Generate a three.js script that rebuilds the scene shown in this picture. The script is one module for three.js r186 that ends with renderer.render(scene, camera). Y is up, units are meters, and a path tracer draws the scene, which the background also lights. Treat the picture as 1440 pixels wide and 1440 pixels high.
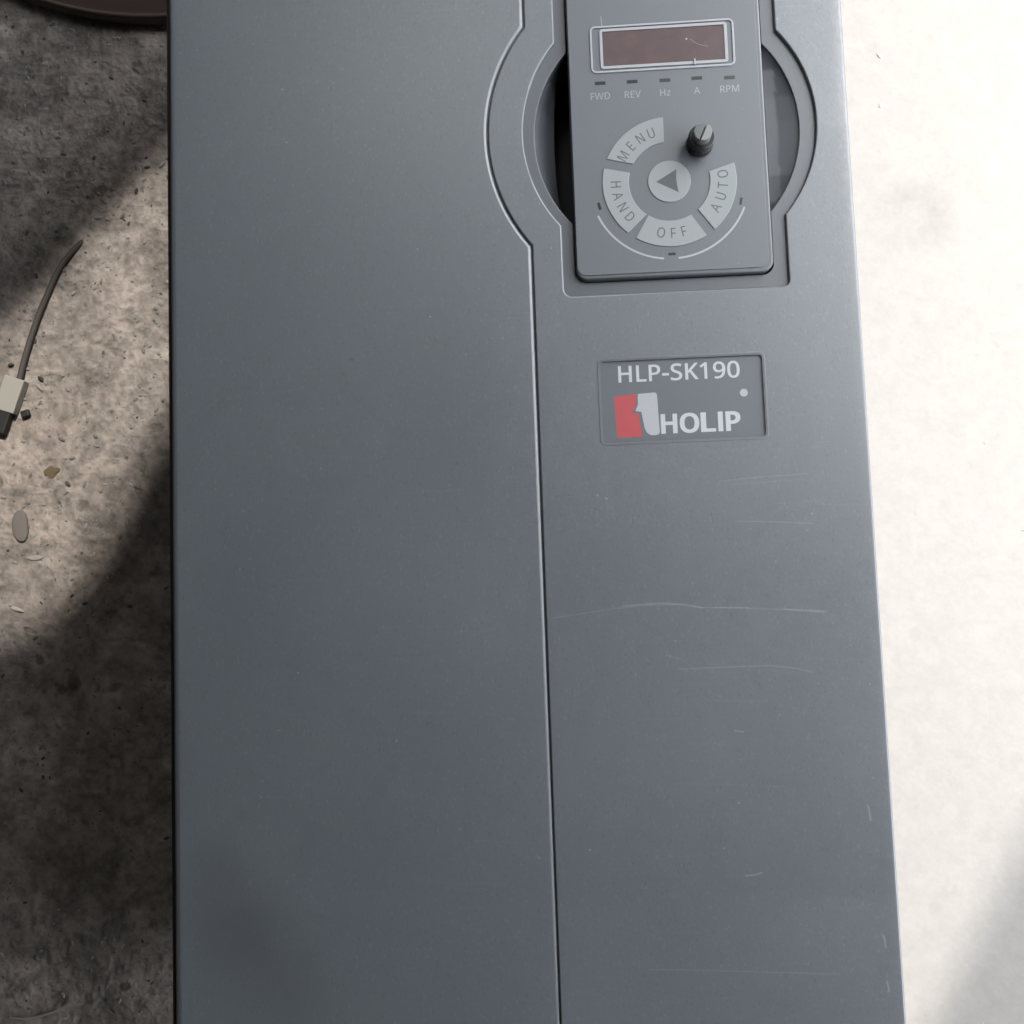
import * as THREE from 'three';
import { RoundedBoxGeometry } from 'three/addons/geometries/RoundedBoxGeometry.js';
import { mergeGeometries, toCreasedNormals } from 'three/addons/utils/BufferGeometryUtils.js';

// ------------------------------------------------------------------ camera, sky, sun, exposure
const scene = new THREE.Scene();
const H = 0.22;                                   // height of the drive's face above the floor
const camera = new THREE.PerspectiveCamera(52.0, 1, 0.02, 200);
camera.position.set(0.01715, 0.59141, 0.03184);   // a phone held above the drive
const rightV = new THREE.Vector3(0.998, -0.05301, 0.03443), upV = new THREE.Vector3(0.0388, 0.08381, -0.99573);
camera.quaternion.setFromRotationMatrix(new THREE.Matrix4().makeBasis(rightV, upV, new THREE.Vector3().crossVectors(rightV, upV)));
scene.add(camera);

const SUN = new THREE.Vector3(0.28, 1, -0.56).normalize();
const SKY_GAIN = 5.5;
{
  const w = 512, h = 256, d = new Float32Array(w * h * 4);
  for (let j = 0; j < h; j++) for (let i = 0; i < w; i++) {
    const el = (j + 0.5) / h * Math.PI - Math.PI / 2, az = ((i + 0.5) / w - 0.5) * Math.PI * 2;
    const v = [Math.cos(az) * Math.cos(el), Math.sin(el), Math.sin(az) * Math.cos(el)];
    const c = v[0] * SUN.x + v[1] * SUN.y + v[2] * SUN.z;
    const ang = Math.acos(Math.min(1, Math.max(-1, c)));
    const t = Math.pow(Math.max(0, 1 - Math.max(0, v[1])), 2.2);
    const glow = 0.6 * Math.exp(-ang / 0.35) + 0.35 * Math.exp(-ang / 0.9);       // hazy air round the sun
    let r = 0.47 + 0.38 * t, g = 0.51 + 0.36 * t, b = 0.57 + 0.33 * t;
    r += glow; g += glow * 0.98; b += glow * 0.93;
    if (v[1] < 0) { const k = Math.min(1, -v[1] * 8); r += (0.22 - r) * k; g += (0.21 - g) * k; b += (0.2 - b) * k; }
    const o = (j * w + i) * 4; d[o] = r * SKY_GAIN; d[o + 1] = g * SKY_GAIN; d[o + 2] = b * SKY_GAIN; d[o + 3] = 1;
  }
  const sky = new THREE.DataTexture(d, w, h, THREE.RGBAFormat, THREE.FloatType);
  sky.mapping = THREE.EquirectangularReflectionMapping; sky.magFilter = sky.minFilter = THREE.LinearFilter;
  sky.wrapS = THREE.RepeatWrapping; sky.needsUpdate = true;
  scene.background = sky; scene.environment = sky;
}
const sun = new THREE.DirectionalLight(0xfff8ee, 3.5);
sun.position.copy(SUN).multiplyScalar(8); sun.castShadow = true;
sun.shadow.mapSize.set(2048, 2048); sun.shadow.radius = 3.0;
Object.assign(sun.shadow.camera, { left: -3, right: 3, top: 3, bottom: -3, near: 0.5, far: 20 });
scene.add(sun, sun.target);

const renderer = new THREE.WebGLRenderer({ antialias: true });
renderer.toneMapping = THREE.LinearToneMapping;
renderer.toneMappingExposure = 1.36;
renderer.shadowMap.enabled = true;

// ------------------------------------------------------------------ helpers
let seed = 7;
const rnd = () => { seed = (seed * 1664525 + 1013904223) >>> 0; return seed / 4294967296; };
const R = (a, b) => a + (b - a) * rnd();
const lin = (r, g, b) => new THREE.Color().setRGB(r, g, b);
const counts = {};
const numbered = (n) => { counts[n] = (counts[n] ?? -1) + 1; return counts[n] ? n + '_' + String(counts[n]).padStart(3, '0') : n; };
function mesh(name, geo, mat, parent = scene) {
  const m = new THREE.Mesh(geo, mat); m.name = parent === scene ? numbered(name) : name;
  m.castShadow = m.receiveShadow = true; parent.add(m); return m;
}
function thing(name, label, category, x = 0, y = 0, z = 0) {
  const g = new THREE.Group(); g.name = numbered(name); g.position.set(x, y, z);
  g.userData = { label, category }; scene.add(g); return g;
}
const tag = (o, label, category, group) => { o.userData.label = label; o.userData.category = category; if (group) o.userData.group = group; return o; };
function structure(name, geo, mat, label) { const m = mesh(name, geo, mat); m.userData = { kind: 'structure', label }; return m; }

// value noise on a wrapped lattice
const LAT = new Float32Array(65536); for (let i = 0; i < 65536; i++) LAT[i] = rnd();
function vnoise(x, y, per, off = 0) {
  const xi = Math.floor(x), yi = Math.floor(y); let fx = x - xi, fy = y - yi;
  fx = fx * fx * (3 - 2 * fx); fy = fy * fy * (3 - 2 * fy);
  const w = (a) => ((a % per) + per) % per;
  const k = (a, b) => LAT[(w(a) * 373 + w(b) * 7919 + off * 1013) & 65535];
  const a = k(xi, yi), b = k(xi + 1, yi), c = k(xi, yi + 1), e = k(xi + 1, yi + 1);
  return a + (b - a) * fx + (c - a) * fy + (a - b - c + e) * fx * fy;
}
const smooth = (a, b, x) => { const t = Math.min(1, Math.max(0, (x - a) / (b - a))); return t * t * (3 - 2 * t); };
function dataTex(w, h, fill, srgb) {
  const d = new Uint8Array(w * h * 4);
  for (let j = 0; j < h; j++) for (let i = 0; i < w; i++) {
    const c = fill(i, j), o = (j * w + i) * 4;
    d[o] = c[0]; d[o + 1] = c[1]; d[o + 2] = c[2]; d[o + 3] = 255;
  }
  const t = new THREE.DataTexture(d, w, h, THREE.RGBAFormat);
  t.wrapS = t.wrapT = THREE.RepeatWrapping; t.magFilter = THREE.LinearFilter; t.minFilter = THREE.LinearMipmapLinearFilter;
  t.generateMipmaps = true; if (srgb) t.colorSpace = THREE.SRGBColorSpace; t.needsUpdate = true; return t;
}

// outlines are written in millimetres: x to the right, z towards the foot of the drive
const mm = 0.001;
const V = (x, z) => new THREE.Vector2(x * mm, -z * mm);
function rrPts(x0, z0, x1, z1, r, n = 8) {
  const p = [];
  const c = [[x1 - r, z1 - r, 0], [x0 + r, z1 - r, 90], [x0 + r, z0 + r, 180], [x1 - r, z0 + r, 270]];
  for (const [cx, cz, a0] of c) for (let i = 0; i <= n; i++) { const a = (a0 + 90 * i / n) * Math.PI / 180; p.push(V(cx + r * Math.cos(a), cz + r * Math.sin(a))); }
  return p;
}
function arc(cx, cz, r, a0, a1, n) { const p = []; for (let i = 0; i <= n; i++) { const a = (a0 + (a1 - a0) * i / n) * Math.PI / 180; p.push(V(cx + r * Math.cos(a), cz + r * Math.sin(a))); } return p; }
// a slab whose upper face lies at height top
function slab(outline, holes, top, depth, bevel = 0, seg = 3) {
  const s = new THREE.Shape(outline); for (const h of holes) s.holes.push(new THREE.Path(h));
  const g = new THREE.ExtrudeGeometry(s, { depth: depth - (bevel ? 2 * bevel : 0), bevelEnabled: bevel > 0, bevelThickness: bevel, bevelSize: bevel, bevelOffset: -bevel, bevelSegments: seg, curveSegments: 8 });
  g.translate(0, 0, top - depth + bevel); g.rotateX(-Math.PI / 2);
  return bevel ? crease(g) : g;
}
function crease(g) {                              // smooth the bevels, keep the flat faces flat
  g.deleteAttribute('normal'); g = toCreasedNormals(g, 0.5);
  const p = g.attributes.position, n = g.attributes.normal, a = new THREE.Vector3(), b = new THREE.Vector3(), c = new THREE.Vector3();
  for (let i = 0; i < p.count; i += 3) {
    a.fromBufferAttribute(p, i); b.fromBufferAttribute(p, i + 1); c.fromBufferAttribute(p, i + 2);
    b.sub(a).cross(c.sub(a)).normalize();
    if (Math.abs(b.y) > 0.9995) for (let k = 0; k < 3; k++) n.setXYZ(i + k, 0, Math.sign(b.y), 0);
  }
  return g;
}
function planTex(tex, x0, z0, x1, z1) {           // lay a texture over the rectangle x0..x1, z0..z1 (mm) of a slab's own uv (metres)
  tex.repeat.set(1 / ((x1 - x0) * mm), 1 / ((z1 - z0) * mm));
  tex.offset.set(-x0 * mm * tex.repeat.x, z1 * mm * tex.repeat.y);
  return tex;
}
function canvas(x0, z0, x1, z1, ppm, draw) {      // a printed sheet, drawn in millimetres
  const c = document.createElement('canvas'); c.width = Math.round((x1 - x0) * ppm); c.height = Math.round((z1 - z0) * ppm);
  const g = c.getContext('2d'); g.setTransform(ppm, 0, 0, ppm, -x0 * ppm, -z0 * ppm); draw(g);
  const t = new THREE.CanvasTexture(c); t.colorSpace = THREE.SRGBColorSpace; t.wrapS = t.wrapT = THREE.ClampToEdgeWrapping; t.anisotropy = 8;
  return planTex(t, x0, z0, x1, z1);
}
const grey = (v, a = 1, dr = 0, db = 0) => `rgba(${Math.round(v + dr)},${Math.round(v)},${Math.round(v + db)},${a})`;

// ------------------------------------------------------------------ the setting
const TILE = 1.2;                                 // the floor texture is 1.2 m square, centred on the drive
const floorH = new Float32Array(2048 * 2048);
const pits = []; for (let i = 0; i < 2600; i++) pits.push([rnd() * 2048, rnd() * 2048, Math.pow(rnd(), 5) * 8 + 0.9, R(0, 6.28), R(0.35, 1), rnd()]);
const pitF = new Float32Array(2048 * 2048);
for (const [px, py, r, a, e, s] of pits) {
  const q = Math.ceil(r * 2), ca = Math.cos(a), sa = Math.sin(a);
  for (let y = -q; y <= q; y++) for (let x = -q; x <= q; x++) {
    const u = (x * ca + y * sa) / r, v = (-x * sa + y * ca) / (r * e), d = u * u + v * v; if (d > 2) continue;
    const o = ((Math.floor(py) + y + 2048) % 2048) * 2048 + ((Math.floor(px) + x + 2048) % 2048);
    pitF[o] = Math.max(pitF[o], (1 - smooth(0.4, 1.7, d)) * (0.35 + 0.65 * s));
  }
}
const floorMap = dataTex(2048, 2048, (i, j) => {
  const x = (i + 0.5) / 2048, y = (j + 0.5) / 2048, xm = (x - 0.5) * TILE;
  const wx = x + 0.006 * (vnoise(x * 40, y * 40, 40, 9) - 0.5), wy = y + 0.006 * (vnoise(x * 40, y * 40, 40, 10) - 0.5);
  const big = vnoise(wx * 6, wy * 6, 6, 1), mid = vnoise(wx * 22, wy * 22, 22, 2), m2 = vnoise(wx * 60, wy * 60, 60, 3);
  const fine = vnoise(wx * 170, wy * 170, 170, 4), f2 = vnoise(wx * 420, wy * 420, 420, 5), grain = vnoise(x * 1024, y * 1024, 1024, 6);
  const flake = smooth(0.56, 0.66, vnoise(wx * 130 + wy * 50, wy * 220, 220, 7));                   // flattened flakes and scraped fibres
  const pit = pitF[j * 2048 + i];
  const leftSide = 1 - smooth(-0.08, 0.05, xm + 0.05 * (big - 0.5));                                   // rough dirty left side; its weaker light is put into the colour too
  let v = 0.225 * (0.80 + 0.18 * big + 0.16 * (mid - 0.5) + 0.22 * (m2 - 0.5));
  v *= 1 + (0.5 * (fine - 0.5) + 0.5 * (f2 - 0.5) + 0.3 * (grain - 0.5) + 0.16 * flake - 0.05) ;
  v *= 1 - 0.5 * pit;
  const dk = smooth(0.60, 0.80, vnoise(wx * 34, wy * 34, 34, 8)) * 0.3; v *= 1 - dk;              // oil spots
  let p = 0.28 * (0.95 + 0.06 * big + 0.06 * (fine - 0.5) + 0.06 * (f2 - 0.5) + 0.05 * (grain - 0.5)) * (1 - 0.05 * pit);
  const sx = xm - 0.222, sy = (0.5 - y) * TILE + 0.178, sr = Math.sqrt(sx * sx + sy * sy * 1.4);           // a scuffed patch on the paler right side
  p *= 1 - smooth(0.034, 0.004, sr) * 0.13 * (0.2 + smooth(0.35, 0.7, m2) + 0.6 * smooth(0.45, 0.75, fine)) - 0.01 * smooth(0.75, 0.9, m2);
  const val = v * leftSide + p * (1 - leftSide), ox = vnoise(wx * 9, wy * 9, 9, 11);
  floorH[j * 2048 + i] = (0.06 + 0.94 * leftSide) * (0.35 * fine + 0.30 * f2 + 0.15 * grain + 0.15 * flake * 0.8 - 0.5 * pit + 0.4 * m2) + 0.6 * (1 - leftSide);
  const warm = 1 + (0.05 * (ox - 0.4) + 0.09) * leftSide + 0.035;
  const e = (c) => { c = Math.min(1, Math.max(0, c)); return Math.round(255 * (c <= 0.0031308 ? c * 12.92 : 1.055 * Math.pow(c, 1 / 2.4) - 0.055)); };
  return [e(val * warm), e(val * 0.99), e(val * (0.928 - 0.04 * leftSide - 0.05 * (ox - 0.4)))];
}, true);
const floorBump = dataTex(2048, 2048, (i, j) => { const v = Math.max(0, Math.min(255, Math.round(255 * (0.25 + 0.55 * floorH[j * 2048 + i])))); return [v, v, v]; });
for (const t of [floorMap, floorBump]) { t.repeat.set(1 / TILE, 1 / TILE); t.offset.set(0.5, 0.5); t.anisotropy = 8; }
const floorMat = new THREE.MeshStandardMaterial({ map: floorMap, bumpMap: floorBump, bumpScale: 0.0036, roughness: 0.92, metalness: 0 });
{
  const g = new THREE.PlaneGeometry(120, 120); g.rotateX(-Math.PI / 2);
  const p = g.attributes.position, uv = g.attributes.uv;
  for (let i = 0; i < p.count; i++) uv.setXY(i, p.getX(i), -p.getZ(i));
  structure('floor', g, floorMat, 'rough stained concrete floor under the motor drive');
}
// unseen blockers added to shape the light: a holed slab and upright boards
const blockerMat = new THREE.MeshStandardMaterial({ color: lin(0.075, 0.068, 0.06), roughness: 0.9 });
const RY = 0.9, toBlocker = ([x, z]) => V((x + 0.28 * RY) * 1000, (z - 0.56 * RY) * 1000);
{
  const outline = [[-1.75, -1.9], [0.05, -1.9], [0.05, -0.40], [0.070, -0.30], [0.070, 0.492], [0.202, 0.263], [0.257, 0.168], [0.33, 0.04], [0.46, 0.13], [0.42, 0.45], [0.42, 2.2], [-1.75, 2.2]].map(toBlocker);
  const gap = [[-0.150, -0.300], [-0.210, -0.241], [-0.275, -0.173], [-0.337, -0.116], [-0.42, -0.05], [-0.42, 0.05], [-0.335, 0.05], [-0.285, 0.032], [-0.250, -0.004], [-0.224, -0.056], [-0.202, -0.10], [-0.150, -0.215]].map(toBlocker);  // hole shaped to cast the sunlit patch on the left floor
  structure('top_blocker', slab(outline, [gap], RY + 0.02, 0.02), blockerMat, 'unseen dark slab over the drive, added to shade it and shape the sun patches');
  const side_blocker = new THREE.BoxGeometry(0.12, RY - 0.002, 4.0); side_blocker.translate(-0.8, (RY - 0.002) / 2, -0.6);
  structure('side_blocker', side_blocker, blockerMat, 'unseen dark board left of the drive, added to block sky light');
  const side_blocker3 = new THREE.BoxGeometry(1.13, RY - 0.002, 0.06); side_blocker3.translate(-0.235, (RY - 0.002) / 2, -0.83);
  structure('side_blocker', side_blocker3, blockerMat, 'unseen dark board beyond the head of the drive, added to block sky light');
  const side_blocker2 = new THREE.BoxGeometry(1.7, RY - 0.002, 0.12); side_blocker2.translate(0.1, (RY - 0.002) / 2, 0.72);
  structure('side_blocker', side_blocker2, blockerMat, 'unseen dark board beyond the foot of the drive, added to block sky light');
}

// ------------------------------------------------------------------ the drive
const grainBump = dataTex(512, 512, (i, j) => {
  const x = i / 512, y = j / 512;
  const v = Math.round(255 * (0.45 * vnoise(x * 128, y * 128, 128, 21) + 0.35 * vnoise(x * 256, y * 256, 256, 22) + 0.2 * vnoise(x * 40, y * 40, 40, 23)));
  return [v, v, v];
});
grainBump.repeat.set(1 / 0.06, 1 / 0.06);
const roughTex = dataTex(1024, 1024, (i, j) => {
  const x = i / 1024, y = j / 1024;
  const v = Math.round(255 * Math.min(1, 0.62 + 0.10 * (vnoise(x * 7, y * 5, 35, 31) - 0.5) + 0.03 * (vnoise(x * 60, y * 30, 360, 32) - 0.5) + 0.1 * (vnoise(x * 256, y * 256, 256, 33) - 0.5)));
  return [v, v, v];
});
roughTex.repeat.set(1 / 0.27, 1 / 0.27); roughTex.offset.set(0.5, 0.5);

const BASE = 86;                                 // the plastic, as an sRGB grey
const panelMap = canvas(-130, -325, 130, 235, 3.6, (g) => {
  g.fillStyle = grey(BASE, 1, -6.5, 4.5); g.fillRect(-130, -325, 260, 560);
  for (let i = 0; i < 90; i++) {                  // wiped dust and handling haze
    const x = R(-130, 130), z = R(-265, 235), r = R(12, 45), gr = g.createRadialGradient(x, z, 0, x, z, r), up = rnd() > 0.45;
    gr.addColorStop(0, grey(up ? 115 : 55, R(0.015, 0.045))); gr.addColorStop(1, grey(up ? 115 : 55, 0)); g.fillStyle = gr; g.fillRect(x - r, z - r, 2 * r, 2 * r);
  }
  for (let i = 0; i < 42000; i++) { g.fillStyle = grey(rnd() > 0.5 ? 122 : 52, R(0.08, 0.34)); g.fillRect(R(-127, 127), R(-324, 234), R(0.3, 0.6), R(0.35, 1.3)); }
  for (const [x, z, r, a] of [[-106, 138, 22, 0.3], [-96, 152, 26, 0.26], [-112, 120, 14, 0.2], [-84, 165, 20, 0.18]]) {   // soft darker patches at the lower left
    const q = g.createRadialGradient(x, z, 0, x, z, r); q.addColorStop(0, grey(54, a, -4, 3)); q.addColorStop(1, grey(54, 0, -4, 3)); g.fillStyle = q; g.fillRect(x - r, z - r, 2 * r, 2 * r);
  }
  for (let i = 0; i < 1300; i++) { g.fillStyle = grey(R(115, 165), R(0.1, 0.35)); const s = R(0.12, 0.34); g.fillRect(R(-125, 125), R(-262, 232), s, s * R(0.7, 1.5)); }
  for (let i = 0; i < 60; i++) { g.fillStyle = grey(205, R(0.3, 0.8)); const s = R(0.25, 0.5); g.fillRect(R(-125, 125), R(-220, 220), s, s); }
  g.lineCap = 'round';
  const scratch = (pts, w, a, v = 195) => { g.strokeStyle = grey(v, a); g.lineWidth = w; g.beginPath(); pts.forEach(([x, z], i) => i ? g.lineTo(x, z) : g.moveTo(x, z)); g.stroke(); };
  for (let i = 0; i < 260; i++) { const x = R(-120, 118), z = R(-240, 220), l = R(3, 24), t = R(-0.06, 0.06); scratch([[x, z], [x + l, z + l * t]], R(0.08, 0.18), R(0.03, 0.13)); }
  for (let i = 0; i < 240; i++) { const x = R(-120, 120), z = R(-240, 60), l = R(4, 26); scratch([[x, z], [x + R(-0.4, 0.4), z + l]], R(0.1, 0.3), R(0.015, 0.06), rnd() > 0.5 ? 200 : 60); }
  // the long scuffs across the right half
  scratch([[12, 37.8], [34, 35.2], [48, 34.4], [55, 34.6], [62, 35.8], [78, 36.6], [95, 37.8], [106, 39]], 0.22, 0.32);
  scratch([[36, 34.5], [49, 33.9], [58, 34.6], [64, 36]], 0.22, 0.5); scratch([[68, 36], [80, 36.5]], 0.2, 0.3); scratch([[92, 37.4], [107, 38.7]], 0.2, 0.45);
  scratch([[55, 57], [70, 56.8], [86, 56.8], [94, 57.7], [101, 59.5]], 0.2, 0.36); scratch([[50, 52], [56, 53.5], [60, 57]], 0.16, 0.25);
  scratch([[72, -8], [84, -9], [103, -9.6]], 0.2, 0.28); scratch([[76, -6.8], [102, -7.8]], 0.16, 0.2); scratch([[78, 6.2], [92, 7], [104, 8]], 0.2, 0.34);
  scratch([[64, 68], [84, 69]], 0.16, 0.2); scratch([[40, 158], [60, 158.6], [104, 160.5]], 0.2, 0.3); scratch([[52, 96], [90, 98]], 0.14, 0.16);
  scratch([[74, 127.6], [78, 127.2], [80, 126.6]], 0.35, 0.45); scratch([[73, 78.6], [76, 79.2]], 0.5, 0.3);
  scratch([[-68, 48], [-50, 49.4], [-34, 49], [-24, 46], [-6, 41], [5, 39]], 0.2, 0.5, 72);
  scratch([[-49, -139], [-32, -140]], 0.25, 0.4, 80);
  for (const [x, z, l] of [[117, 105, 5], [119.5, 148, 4], [119.7, 163, 3.5]]) scratch([[x, z], [x + 0.4, z + l * 0.5], [x + 0.5, z + l]], 0.4, 0.4, 190);
  g.fillStyle = grey(55, 0.8); g.beginPath(); g.ellipse(-58.5, -58, 0.9, 0.6, 0.3, 0, 7); g.fill();
});
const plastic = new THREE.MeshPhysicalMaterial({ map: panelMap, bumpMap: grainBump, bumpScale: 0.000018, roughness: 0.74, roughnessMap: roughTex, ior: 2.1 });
const plainPlastic = new THREE.MeshPhysicalMaterial({ color: lin(0.066, 0.072, 0.082), bumpMap: grainBump, bumpScale: 0.000018, roughness: 0.5, ior: 1.9 });
const darkMetal = new THREE.MeshStandardMaterial({ color: lin(0.012, 0.012, 0.013), roughness: 0.6, metalness: 0.2 });
const deepPlastic = new THREE.MeshStandardMaterial({ color: lin(0.035, 0.033, 0.036), roughness: 0.7 });

const drive = thing('motor_drive', 'large grey plastic motor drive with keypad and nameplate, lying on the concrete floor', 'motor drive');
const DC = [60.3, -138.3];                        // centre of the round finger wells
const dz = (r, x) => Math.sqrt(r * r - (x - DC[0]) * (x - DC[0]));
const deg = (x, z) => Math.atan2(z - DC[1], x - DC[0]) * 180 / Math.PI;
const F0 = -322, F1 = 232;                        // top and foot of the face
function groove(x, r) {                           // the seam between the two covers: straight, bulging left round the keypad
  const d = dz(r, x), a0 = deg(x, DC[1] + d), a1 = deg(x, DC[1] - d) + 360;
  return [V(x, F1), ...arc(DC[0], DC[1], r, a0, a1, 40), V(x, F0)];
}
function roundEdge(g, side, b, k) {               // widen the small bevel of the outer long edge to a soft radius
  const p = g.attributes.position;
  for (let i = 0; i < p.count; i++) {
    const d = side < 0 ? p.getX(i) + 0.125 : 0.125 - p.getX(i);
    if (d < b * 1.01) { p.setX(i, side * (0.125 - d * k)); const e = H - p.getY(i); if (e < b * 1.01) p.setY(i, H - e * k); }
  }
  return crease(g);
}
const BV = 0.0006;
{
  const left = slab([V(-125, F0), V(-125, F1), ...groove(8.85, 66.15)], [], H, 0.012, 0.0013, 5);
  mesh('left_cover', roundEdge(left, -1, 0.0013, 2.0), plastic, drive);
  const R1 = (() => { const x0 = 20.1, x1 = 100.5, r = 53; const d = dz(r, x0), e = dz(r, x1);
    return [V(x0, -214), ...arc(DC[0], DC[1], r, deg(x0, DC[1] - d) , deg(x0, DC[1] + d) - 360, 28).map((p) => p), ...arc(x0 + 3, -80.3, 3, 180, 90, 6), ...arc(x1 - 2.4, -79.7, 2.4, 90, 0, 6), ...arc(DC[0], DC[1], r, deg(x1, DC[1] + e), deg(x1, DC[1] - e), 28), V(x1, -214)]; })();
  const plateHole = rrPts(31.3, -53.5, 89.9, -22.9, 2.0);
  const rightPanel = slab([...groove(9.2, 65.8), V(125, F0), V(125, F1)], [R1, plateHole], H + 0.0001, 0.012, BV, 4);
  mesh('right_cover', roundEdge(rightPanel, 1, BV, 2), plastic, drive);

  mesh('seam', slab([...groove(7.0, 68), ...groove(11, 64).reverse()], [], H - 0.0008, 0.004), plainPlastic, drive);
  // ledge inside the opening, cut out for the keypad and for the finger wells
  const W = [59.5, -137, 48], kx0 = 24.4, kx1 = 95.55;
  const wd = (x) => Math.sqrt(W[2] * W[2] - (x - W[0]) * (x - W[0])), wa = (x, s) => Math.atan2(s * wd(x), x - W[0]) * 180 / Math.PI;
  const hole = [V(kx0, -206), ...arc(W[0], W[1], W[2], wa(kx0, -1), wa(kx0, 1) - 360, 28), ...arc(kx0 + 4.4, -86.7, 4.4, 180, 90, 6), ...arc(kx1 - 4, -86.3, 4, 90, 0, 6), ...arc(W[0], W[1], W[2], wa(kx1, 1), wa(kx1, -1), 28), V(kx1, -206)];
  mesh('ledge', slab(rrPts(3, -220, 118, -74, 3), [hole], H - 0.0012, 0.004, 0.0003, 2), plainPlastic, drive);
  // the two scooped finger wells
  for (const s of [-1, 1]) {
    const x = s < 0 ? kx0 : kx1, a0 = Math.atan2(-wd(x), x - W[0]), a1 = s < 0 ? Math.atan2(wd(x), x - W[0]) - 2 * Math.PI : Math.atan2(wd(x), x - W[0]);
    const nu = 36, nv = 12, pos = [], idx = [];
    for (let i = 0; i <= nu; i++) {
      const t = i / nu, a = a0 + (a1 - a0) * t, ox = W[0] + (W[2] + 0.4) * Math.cos(a), oz = W[1] + (W[2] + 0.4) * Math.sin(a);
      const zz = W[1] + (oz - W[1]) * 0.97, ix = x + s * (0.3 + (s < 0 ? 6.2 : 0.4) * Math.sqrt(Math.max(0, Math.sin(Math.PI * t))) * (1 - 0.12 * Math.sin(Math.PI * t)));
      for (let j = 0; j <= nv; j++) { const u = j / nv, f = 1 - Math.cos(u * Math.PI / 2); pos.push((ox + (ix - ox) * (0.15 * u + 0.85 * Math.sin(u * Math.PI / 2) * u)) * mm, H - 0.0017 - (s < 0 ? 0.0085 : 0.0022) * (0.6 * u + 0.4 * Math.sin(u * Math.PI / 2)), (oz + (zz - oz) * u) * mm); }
      pos.push(ix * mm, H - 0.029, zz * mm);
    }
    const m = nv + 2;
    for (let i = 0; i < nu; i++) for (let j = 0; j < m - 1; j++) { const q = i * m + j; idx.push(q, q + m, q + 1, q + 1, q + m, q + m + 1); }
    const g = new THREE.BufferGeometry(); g.setAttribute('position', new THREE.Float32BufferAttribute(pos, 3)); g.setIndex(idx);
    const uv = []; for (let i = 0; i < pos.length; i += 3) uv.push(pos[i], -pos[i + 2]); g.setAttribute('uv', new THREE.Float32BufferAttribute(uv, 2));
    mesh('finger_well', toCreasedNormals(g, 0.7), plainPlastic, drive);
  }
  // sheet-metal housing under the covers, a little wider, open under the keypad
  mesh('housing', mergeGeometries([
    slab(rrPts(-126.85, F0 - 0.5, -120, F1 + 0.5, 0.5), [], H - 0.0036, 0.0085, 0.0003, 2),
    slab(rrPts(-126.6, F0 - 1.5, 126, F1 + 1.5, 2), [rrPts(4, -222, 117, -72, 2)], H - 0.0124, 0.03, 0.0008, 2),
    slab(rrPts(-126.3, F0 - 1.2, 125.7, F1 + 1.2, 2), [], H - 0.0428, H - 0.0428 - 0.002, 0.0008, 2)]), darkMetal, drive);
  mesh('base_plate', slab(rrPts(-118, F0 + 8, 118, F1 - 8, 3), [], 0.0024, 0.0024), darkMetal, drive);
  mesh('well_floor', slab(rrPts(4.4, -221.6, 116.6, -72.4, 2), [], H - 0.0285, 0.008), deepPlastic, drive);
  // screws and burrs that glint on the long left flange
  for (const z of [50, 163.5]) { const g = new THREE.SphereGeometry(0.0007, 10, 8); g.translate(-0.1268, H - 0.0128, z * mm); mesh('rivet', g, new THREE.MeshStandardMaterial({ color: lin(0.5, 0.5, 0.5), roughness: 0.4 }), drive); }
}

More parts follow.
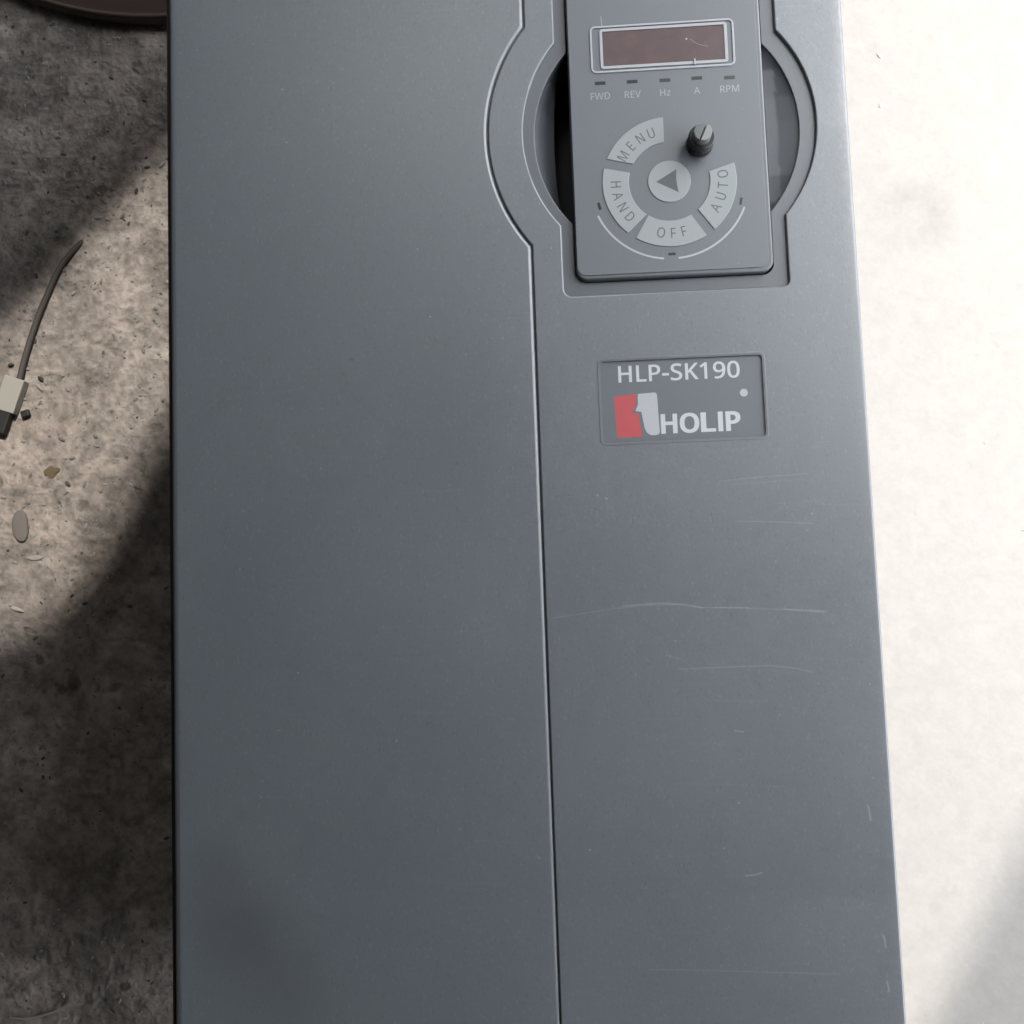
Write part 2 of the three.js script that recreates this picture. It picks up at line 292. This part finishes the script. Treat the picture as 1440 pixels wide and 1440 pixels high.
// nameplate, let into the right cover
{
  const map = canvas(31, -54, 90.2, -22.6, 24, (g) => {
    g.fillStyle = grey(82, 1, -5, 6); g.fillRect(30, -55, 62, 34);
    for (let i = 0; i < 500; i++) { g.fillStyle = grey(rnd() > 0.5 ? 150 : 75, R(0.03, 0.12)); g.fillRect(R(31, 90), R(-54, -22), R(0.1, 0.6), R(0.1, 0.4)); }
    const ink = grey(178, 1, -2, 3);
    g.fillStyle = ink; g.textBaseline = 'alphabetic';
    const fit = (s, font, x0, x1, base, cap) => {  // set a word to an exact width and cap height
      g.save(); g.font = font + ' 100px sans-serif'; const m = g.measureText(s), k = g.measureText('H').actualBoundingBoxAscent;
      const l = m.actualBoundingBoxLeft, r = m.actualBoundingBoxRight;
      g.translate(x0, base); g.scale((x1 - x0) / (r + l), cap / k); g.fillText(s, l, 0); if (font === 'normal') { g.strokeStyle = ink; g.lineWidth = 2.4; g.strokeText(s, l, 0); } g.restore();
    };
    fit('HLP-SK190', 'normal', 38.3, 81.3, -45.2, 5.8);
    g.strokeStyle = ink; g.lineWidth = 0.2;
    for (const [s, a, b] of [['H', 52.6, 58.5], ['O', 59.2, 66.2], ['L', 66.7, 72.1], ['P', 75.5, 80.8]]) fit(s, 'bold', a, b, -26.0, 7.1);
    g.fillRect(72.8, -33.1, 1.75, 7.1);
    const P = (a) => { g.beginPath(); a.forEach(([x, z], i) => i ? g.lineTo(x, z) : g.moveTo(x, z)); g.closePath(); g.fill(); };
    g.fillStyle = 'rgb(165,45,52)';
    P([[36.3, -40.2], [44.4, -40.7], [43.7, -36.0], [42.2, -33.8], [44.7, -33.9], [45.8, -25.3], [36.9, -25.2]]);
    g.fillStyle = grey(160, 1, -2, 3);
    P([[44.9, -40.7], [50.6, -41.0], [51.4, -40.8], [51.7, -40.2], [52.1, -26.8], [51.7, -25.9], [50.8, -25.6], [48.9, -25.6], [47.6, -26.6], [46.8, -28.3], [45.9, -34.2], [43.8, -34.6], [44.8, -36.9]]);
    g.beginPath(); g.arc(82.4, -39.5, 1.4, 0, 7); g.fill();
  });
  const m = new THREE.MeshPhysicalMaterial({ map, roughness: 0.52, ior: 1.9, bumpMap: grainBump, bumpScale: 0.000012 });
  mesh('nameplate', slab(rrPts(31.0, -53.9, 90.2, -22.5, 2.2), [], H - 0.0005, 0.003), m, drive).userData.label = 'recessed nameplate with white lettering and a red and white emblem';
  mesh('nameplate_lit_edge', slab(rrPts(30.9, -53.9, 90.3, -22.5, 2.3), [rrPts(31.3, -53.5, 89.9, -22.9, 2.0)], H + 0.00022, 0.0005, 0.00014, 2), new THREE.MeshPhysicalMaterial({ color: lin(0.10, 0.106, 0.115), roughness: 0.5, ior: 1.9 }), drive);  // added paler ridge standing in for light caught on the recess edge
}

// ------------------------------------------------------------------ the keypad
const KT = H + 0.0009;                             // top of the keypad
const KX = (x) => 17.15 + (x - 17.15) * 0.9968, KZ = (z) => 31.84 + (z - 31.84) * 0.9968;
{
  const body = mesh('keypad', slab(rrPts(24.75, -205, 95.15, -82.7, 4.2), [], KT, 0.015, 0.0007, 4), plainPlastic, drive);
  body.userData.label = 'grey plug-in keypad with display, potentiometer and a ring of buttons';
  const DX = KX(59.7), DZ = KZ(-118), at = (r, a) => [DX + r * Math.cos(a * Math.PI / 180), DZ - r * Math.sin(a * Math.PI / 180)];
  const X0 = 25.2, X1 = 93.5, Z0 = -204, Z1 = -84.3;
  const INK = grey(170, 1, -1, 2), DARK = 'rgb(84,88,92)';
  const draw = (onButtons) => (g) => {
    g.fillStyle = onButtons ? grey(148, 1, -4, 1) : grey(85, 1, -5, 5); g.fillRect(X0 - 1, Z0 - 1, 80, 130);
    for (let i = 0; i < 700; i++) { g.fillStyle = grey(rnd() > 0.5 ? 165 : 80, R(0.02, 0.08)); g.fillRect(R(X0, X1), R(Z0, Z1), R(0.1, 0.4), R(0.2, 2.2)); }
    g.textAlign = 'center'; g.textBaseline = 'alphabetic';
    if (onButtons) {
      g.fillStyle = DARK; g.strokeStyle = DARK;
      const word = (s, angles, inward) => angles.forEach((a, i) => {
        const [x, z] = at(19.2, a); g.save(); g.translate(x, z); g.rotate((inward ? -a - 90 : 90 - a) * Math.PI / 180);
        g.scale(0.046, 0.052); g.font = '100px sans-serif'; g.fillText(s[i], 0, 36); g.restore();
      });
      word('MENU', [147.5, 134, 120.5, 107.5], false); word('HAND', [180.5, 193.5, 207, 220], true);
      word('OFF', [258.5, 271, 282.5], true); word('AUTO', [326.5, 340, 352.5, 5], true);
      g.beginPath(); g.moveTo(DX - 4.8, DZ); g.lineTo(DX + 2.7, DZ - 4.3); g.quadraticCurveTo(DX + 2.1, DZ, DX + 3.2, DZ + 4.3); g.closePath(); g.fill();
    } else {
      g.fillStyle = INK;
      [['FWD', 36.1], ['REV', 47.8], ['Hz', 59.7], ['A', 71.3], ['RPM', 83.1]].forEach(([s, x]) => { g.save(); g.translate(KX(x), KZ(-150.3)); g.scale(0.037, 0.037); g.font = '500 100px sans-serif'; g.globalAlpha = 0.6; g.fillText(s, 0, 0); g.restore(); });
      g.strokeStyle = grey(156, 1, -1, 2); g.lineWidth = 0.7; g.lineCap = 'round';
      for (const [a, b] of [[204, 263], [274.5, 337]]) { g.beginPath(); g.arc(DX, DZ, 28.5, -a * Math.PI / 180, -b * Math.PI / 180, true); g.stroke(); }
      g.strokeStyle = grey(190, 0.6); g.lineWidth = 0.25; g.beginPath(); g.moveTo(KX(37.6), KZ(-182)); g.lineTo(KX(37.8), KZ(-178.4)); g.stroke();
      for (let i = 0; i < 40; i++) { g.fillStyle = grey(190, R(0.2, 0.6)); const s = R(0.15, 0.3); g.fillRect(R(X0, X1), R(Z0, Z1), s, s); }
    }
  };
  const sheetMat = new THREE.MeshPhysicalMaterial({ map: canvas(X0, Z0, X1, Z1, 17, draw(false)), roughness: 0.5, ior: 1.9, bumpMap: grainBump, bumpScale: 0.000012 });
  const buttonMat = new THREE.MeshPhysicalMaterial({ map: canvas(X0, Z0, X1, Z1, 17, draw(true)), roughness: 0.55 });
  const ST = KT + 0.0003, BT = ST + 0.0003;
  mesh('overlay', slab(rrPts(X0, Z0, X1, Z1, 3.4), [], ST, 0.0006, 0.00012, 2), sheetMat, body);

  // buttons: four sectors and the round arrow key
  const sector = (o0, o1, i0, i1) => { const p = []; for (let i = 0; i <= 16; i++) p.push(V(...at(24.1, o0 + (o1 - o0) * i / 16))); for (let i = 0; i <= 12; i++) p.push(V(...at(14.6, i1 + (i0 - i1) * i / 12))); return p; };
  for (const [name, s] of [['menu_button', sector(93, 156.6, 94.8, 150.5)], ['hand_button', sector(165.2, 229.3, 164.2, 233.5)], ['off_button', sector(237.8, 301, 236.5, 299.5)], ['auto_button', sector(309.5, 373.8, 311.5, 371.2)]])
    mesh(name, slab(s.reverse(), [], BT, 0.0006, 0.00015, 2), buttonMat, body);
  mesh('arrow_button', slab(arc(DX, DZ, 7.7, 0, 352, 44), [], BT, 0.0006, 0.00015, 2), buttonMat, body);

  // display behind two raised outlines
  const k = (x0, z0, x1, z1, r) => rrPts(KX(x0), KZ(z0), KX(x1), KZ(z1), r);
  const lineMat = new THREE.MeshPhysicalMaterial({ color: lin(0.36, 0.37, 0.38), roughness: 0.45 });
  const ring = (a, r, w) => slab(k(...a, r), [k(a[0] + w, a[1] + w, a[2] - w, a[3] - w, Math.max(0.2, r - w))], ST + 0.00035, 0.0005, 0.00012, 2);
  mesh('display_frame', ring([33.2, -178.2, 85.7, -160.2], 2.0, 0.6), lineMat, body);
  mesh('display_frame', ring([36.7, -177.0, 83.2, -161.6], 1.2, 0.95), lineMat, body);
  const dmap = canvas(36, -178, 84, -160, 20, (g) => {
    g.fillStyle = 'rgb(64,38,39)'; g.fillRect(30, -180, 60, 24);
    for (let i = 0; i < 260; i++) { g.fillStyle = `rgba(${R(110, 140) | 0},${R(85, 105) | 0},${R(88, 108) | 0},${R(0.01, 0.045)})`; const r = R(0.3, 3); g.beginPath(); g.arc(R(36, 84), R(-178, -160), r, 0, 7); g.fill(); }
    g.strokeStyle = grey(185, 0.5); g.lineWidth = 0.2; g.beginPath(); g.moveTo(69.5, -170.6); g.lineTo(72, -168.6); g.lineTo(76, -167.4); g.stroke();
    g.fillStyle = grey(195, 0.8); g.beginPath(); g.arc(KX(68.4), KZ(-171.4), 0.35, 0, 7); g.fill();
  });
  mesh('display', slab(k(37.3, -176.4, 82.6, -162.2, 0.5), [], ST + 0.00012, 0.0004), new THREE.MeshPhysicalMaterial({ map: dmap, roughness: 0.4, ior: 1.7 }), body);
  const tick = new THREE.BoxGeometry(0.0006, 0.0004, 0.0022); tick.translate(KX(71) * mm, ST + 0.0004, KZ(-162.4) * mm); mesh('paint_chip', tick, lineMat, body);

  // indicator lamps
  [[36.3, -156.5, 55], [48.0, -156.4, 62], [59.9, -156.2, 92], [71.5, -156.3, 88], [83.3, -155.8, 112]].forEach(([x, z, v]) => {
    const g = new RoundedBoxGeometry(0.0040, 0.0005, 0.0014, 2, 0.0002); g.translate(KX(x) * mm, ST - 0.00018, KZ(z) * mm);
    mesh('indicator_lamp', g, new THREE.MeshPhysicalMaterial({ color: new THREE.Color(`rgb(${Math.round(v * 0.6)},${Math.round(v * 0.6)},${Math.round(v * 0.62)})`), roughness: 0.65 }), body);
  });
  [[34.1, -110.2, 0.25, 50], [59.4, -91.1, Math.PI / 2, 80], [85.0, -109.3, -0.2, 100]].forEach(([x, z, a, v]) => {
    const g = new RoundedBoxGeometry(0.0011, 0.0005, 0.0028, 2, 0.0002); g.rotateY(a); g.translate(KX(x) * mm, ST - 0.00018, KZ(z) * mm);
    mesh('indicator_lamp', g, new THREE.MeshPhysicalMaterial({ color: new THREE.Color(`rgb(${Math.round(v * 0.6)},${Math.round(v * 0.6)},${Math.round(v * 0.62)})`), roughness: 0.65 }), body);
  });

  // potentiometer: knurled dark collar and a slotted grey shaft
  const kx = KX(71.2) * mm, kz = KZ(-131.2) * mm;
  const collar = [];
  const prof = [[0, 0], [5.0, 0], [5.15, 0.4], [5.0, 3.4], [4.6, 3.8], [4.6, 4.4], [5.0, 4.8], [5.0, 7.0], [4.6, 7.5], [3.5, 7.6], [0, 7.6]].map(([r, y]) => new THREE.Vector2(r * mm, y * mm));
  const cg = new THREE.LatheGeometry(prof, 96).toNonIndexed(); { const p = cg.attributes.position; for (let i = 0; i < p.count; i++) { const a = Math.atan2(p.getZ(i), p.getX(i)), r = Math.hypot(p.getX(i), p.getZ(i)); if (r > 0.0046) { const q = 1 + 0.018 * Math.cos(a * 30); p.setX(i, p.getX(i) * q); p.setZ(i, p.getZ(i) * q); } } }
  cg.deleteAttribute('normal'); collar.push(toCreasedNormals(cg, 0.5));
  const cm = mesh('knob_collar', collar[0], new THREE.MeshPhysicalMaterial({ color: lin(0.022, 0.021, 0.022), roughness: 0.35 }), body); cm.position.set(kx, ST, kz); cm.scale.set(0.93, 0.86, 0.93);
  const half = (s) => { const p = []; for (let i = 0; i <= 24; i++) { const a = (i / 24) * Math.PI, w = 0.32; const x = 3.3 * Math.cos(a), y = w + (3.3 - w) * Math.sin(a); p.push(new THREE.Vector2(x * mm, s * y * mm)); } if (s < 0) p.reverse(); const g = new THREE.ExtrudeGeometry(new THREE.Shape(p), { depth: 0.0024, bevelEnabled: true, bevelSize: 0.00025, bevelOffset: -0.00025, bevelThickness: 0.00025, bevelSegments: 2 }); g.rotateX(-Math.PI / 2); g.translate(0, 0.0098, 0); return g; };
  const core = new THREE.CylinderGeometry(0.0033, 0.0033, 0.0034, 48); core.translate(0, 0.0084, 0);
  const sg = mergeGeometries([toCreasedNormals(half(1), 0.5), toCreasedNormals(half(-1), 0.5), toCreasedNormals(core, 0.5)]); sg.rotateY(1.15);
  const sm = mesh('knob_shaft', sg, new THREE.MeshPhysicalMaterial({ color: lin(0.17, 0.175, 0.17), roughness: 0.4 }), body); sm.position.set(kx, ST, kz); sm.scale.set(0.95, 0.86, 0.95);
}

// ------------------------------------------------------------------ things on the floor
{
  // round brown tray at the top left
  const t = thing('round_tray', 'dark reddish brown round tray, its curved edge beside the top left of the drive', 'tray', -0.205, 0, -0.5255);
  const rr = [[0, 0.003], [0.12, 0.003], [0.19, 0.004], [0.2, 0.007], [0.2035, 0.0095], [0.206, 0.0102], [0.2075, 0.009], [0.2078, 0.006], [0.2065, 0.001], [0.205, 0.0002], [0, 0.0002]].map(([a, b]) => new THREE.Vector2(a, b));
  mesh('dish', new THREE.LatheGeometry(rr, 160), new THREE.MeshPhysicalMaterial({ color: lin(0.028, 0.016, 0.013), roughness: 0.5 }), t);
  const b = new THREE.TorusGeometry(0.2052, 0.0013, 10, 180); b.rotateX(Math.PI / 2); b.translate(0, 0.0102, 0);
  mesh('rim', b, new THREE.MeshPhysicalMaterial({ color: lin(0.07, 0.05, 0.045), roughness: 0.4 }), t);
}
{
  const t = thing('cable', 'thin dark grey cable with white sleeve and black plug, left of the drive', 'cable');
  const c = new THREE.CatmullRomCurve3([[-259, -4, -194], [-264, 0.2, -187], [-268, 1.4, -182], [-274.7, 1.6, -172.9], [-282, 1.8, -157], [-287.5, 2, -143.5], [-294.2, 2.2, -122.5], [-298.5, 3, -105], [-301, 3.2, -100]].map(([x, y, z]) => new THREE.Vector3(x * mm, y * mm, z * mm)));
  mesh('cord', new THREE.TubeGeometry(c, 90, 0.00175, 12), new THREE.MeshStandardMaterial({ color: lin(0.055, 0.05, 0.046), roughness: 0.75 }), t);
  const g = new RoundedBoxGeometry(0.0125, 0.006, 0.0205, 3, 0.0007); g.rotateY(-0.33); g.translate(-0.3022, 0.0034, -0.0985);
  mesh('sleeve', g, new THREE.MeshPhysicalMaterial({ color: lin(0.30, 0.29, 0.26), roughness: 0.5 }), t);
  const p = new RoundedBoxGeometry(0.0085, 0.0052, 0.014, 3, 0.0012); p.rotateY(-0.33); p.translate(-0.3075, 0.003, -0.083);
  const q = new RoundedBoxGeometry(0.005, 0.003, 0.0042, 2, 0.0008); q.rotateY(0.3); q.translate(-0.2945, 0.0016, -0.0875);
  mesh('plug', mergeGeometries([p, q]), new THREE.MeshStandardMaterial({ color: lin(0.012, 0.011, 0.01), roughness: 0.6 }), t);
}
function lump(a, b, c, rough, s) {                // a small uneven stone or chip
  seed = s; const g = new THREE.IcosahedronGeometry(1, 3), p = g.attributes.position, f = [R(2, 4), R(2, 4), R(0, 6), R(0, 6)];
  for (let i = 0; i < p.count; i++) { const x = p.getX(i), y = p.getY(i), z = p.getZ(i); const k = 1 + rough * (Math.sin(x * f[0] + f[2]) * Math.cos(z * f[1] + f[3]) + 0.5 * Math.sin(y * 5 + x * 4 + f[3])); p.setXYZ(i, x * a * k, Math.max(-0.6, y) * b * k, z * c * k); }
  g.deleteAttribute('normal'); return toCreasedNormals(g, 0.6);
}
const bit = (name, label, cat, x, z, dims, turn, col, s, rough = 0.12) => {
  const g = lump(dims[0], dims[1], dims[2], rough, s); g.rotateY(turn); g.translate(0, dims[1] * 0.6, 0);
  const m = mesh(name, g, new THREE.MeshStandardMaterial({ color: lin(...col), roughness: 0.85 })); m.position.set(x * mm, 0, z * mm); return tag(m, label, cat);
};
bit('flat_pebble', 'flat oval grey brown pebble at the left edge of the sunlit floor', 'pebble', -297.5, -22, [0.005, 0.0022, 0.0095], 0.05, [0.13, 0.115, 0.105], 11, 0.06);
bit('wood_chip', 'small pale wood chip in the shadow left of the drive', 'wood chip', -299.4, 26.1, [0.0042, 0.0009, 0.0012], -0.4, [0.3, 0.28, 0.25], 12);
bit('bark_flake', 'thin pale bark flake below the flat oval pebble', 'flake', -289, -3.2, [0.005, 0.0007, 0.0014], 0, [0.24, 0.23, 0.21], 13);
bit('dark_crumb', 'small black crumb right of the white cable sleeve', 'crumb', -286, -108, [0.0022, 0.0011, 0.0012], -0.6, [0.03, 0.028, 0.025], 14);
bit('pale_splinter', 'pale splinter right of the white cable sleeve', 'splinter', -287, -103.2, [0.0031, 0.0008, 0.0011], -0.9, [0.26, 0.25, 0.23], 15);
bit('dirt_crumb', 'dark crumb left of the thin grey cable', 'crumb', -304, -117, [0.0018, 0.0012, 0.0011], 0.1, [0.03, 0.028, 0.025], 16);
bit('dead_leaf', 'tiny dead brown leaf scrap on the sunlit floor', 'leaf scrap', -279.5, -53, [0.0042, 0.0006, 0.003], 0.5, [0.1, 0.075, 0.04], 17, 0.3);
{
  const c = new THREE.CatmullRomCurve3([[-302, 0.7, 252.5], [-292, 1, 253], [-284, 1.3, 251.5], [-275, 0.9, 249]].map(([x, y, z]) => new THREE.Vector3(x * mm, y * mm, z * mm)));
  tag(mesh('straw', new THREE.TubeGeometry(c, 24, 0.0006, 8), new THREE.MeshStandardMaterial({ color: lin(0.34, 0.33, 0.27), roughness: 0.8 })), 'thin pale straw on the dark floor at the bottom left', 'straw');
}
{
  // loose grit and shavings nobody could count
  seed = 4242;
  const N = 12000, g = new THREE.IcosahedronGeometry(1, 0), m = new THREE.InstancedMesh(g, new THREE.MeshStandardMaterial({ color: 0xffffff, roughness: 0.95 }), N);
  const o = new THREE.Object3D(), c = new THREE.Color();
  for (let i = 0; i < N; i++) {
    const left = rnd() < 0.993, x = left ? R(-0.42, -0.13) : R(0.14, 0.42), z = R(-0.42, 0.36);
    const s = 0.00028 + 0.0009 * Math.pow(rnd(), 5), flat = R(0.25, 0.8);
    o.position.set(x, s * flat * 0.5, z); o.scale.set(s * R(0.8, 2.4), s * flat, s); o.rotation.set(R(-0.2, 0.2), R(0, 6.28), R(-0.2, 0.2)); o.updateMatrix(); m.setMatrixAt(i, o.matrix);
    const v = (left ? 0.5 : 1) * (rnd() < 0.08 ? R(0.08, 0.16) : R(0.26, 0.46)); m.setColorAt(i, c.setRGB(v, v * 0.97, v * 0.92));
  }
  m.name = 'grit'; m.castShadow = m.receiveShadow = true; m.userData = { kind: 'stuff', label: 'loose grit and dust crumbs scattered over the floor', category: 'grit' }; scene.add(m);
}
renderer.render(scene, camera);
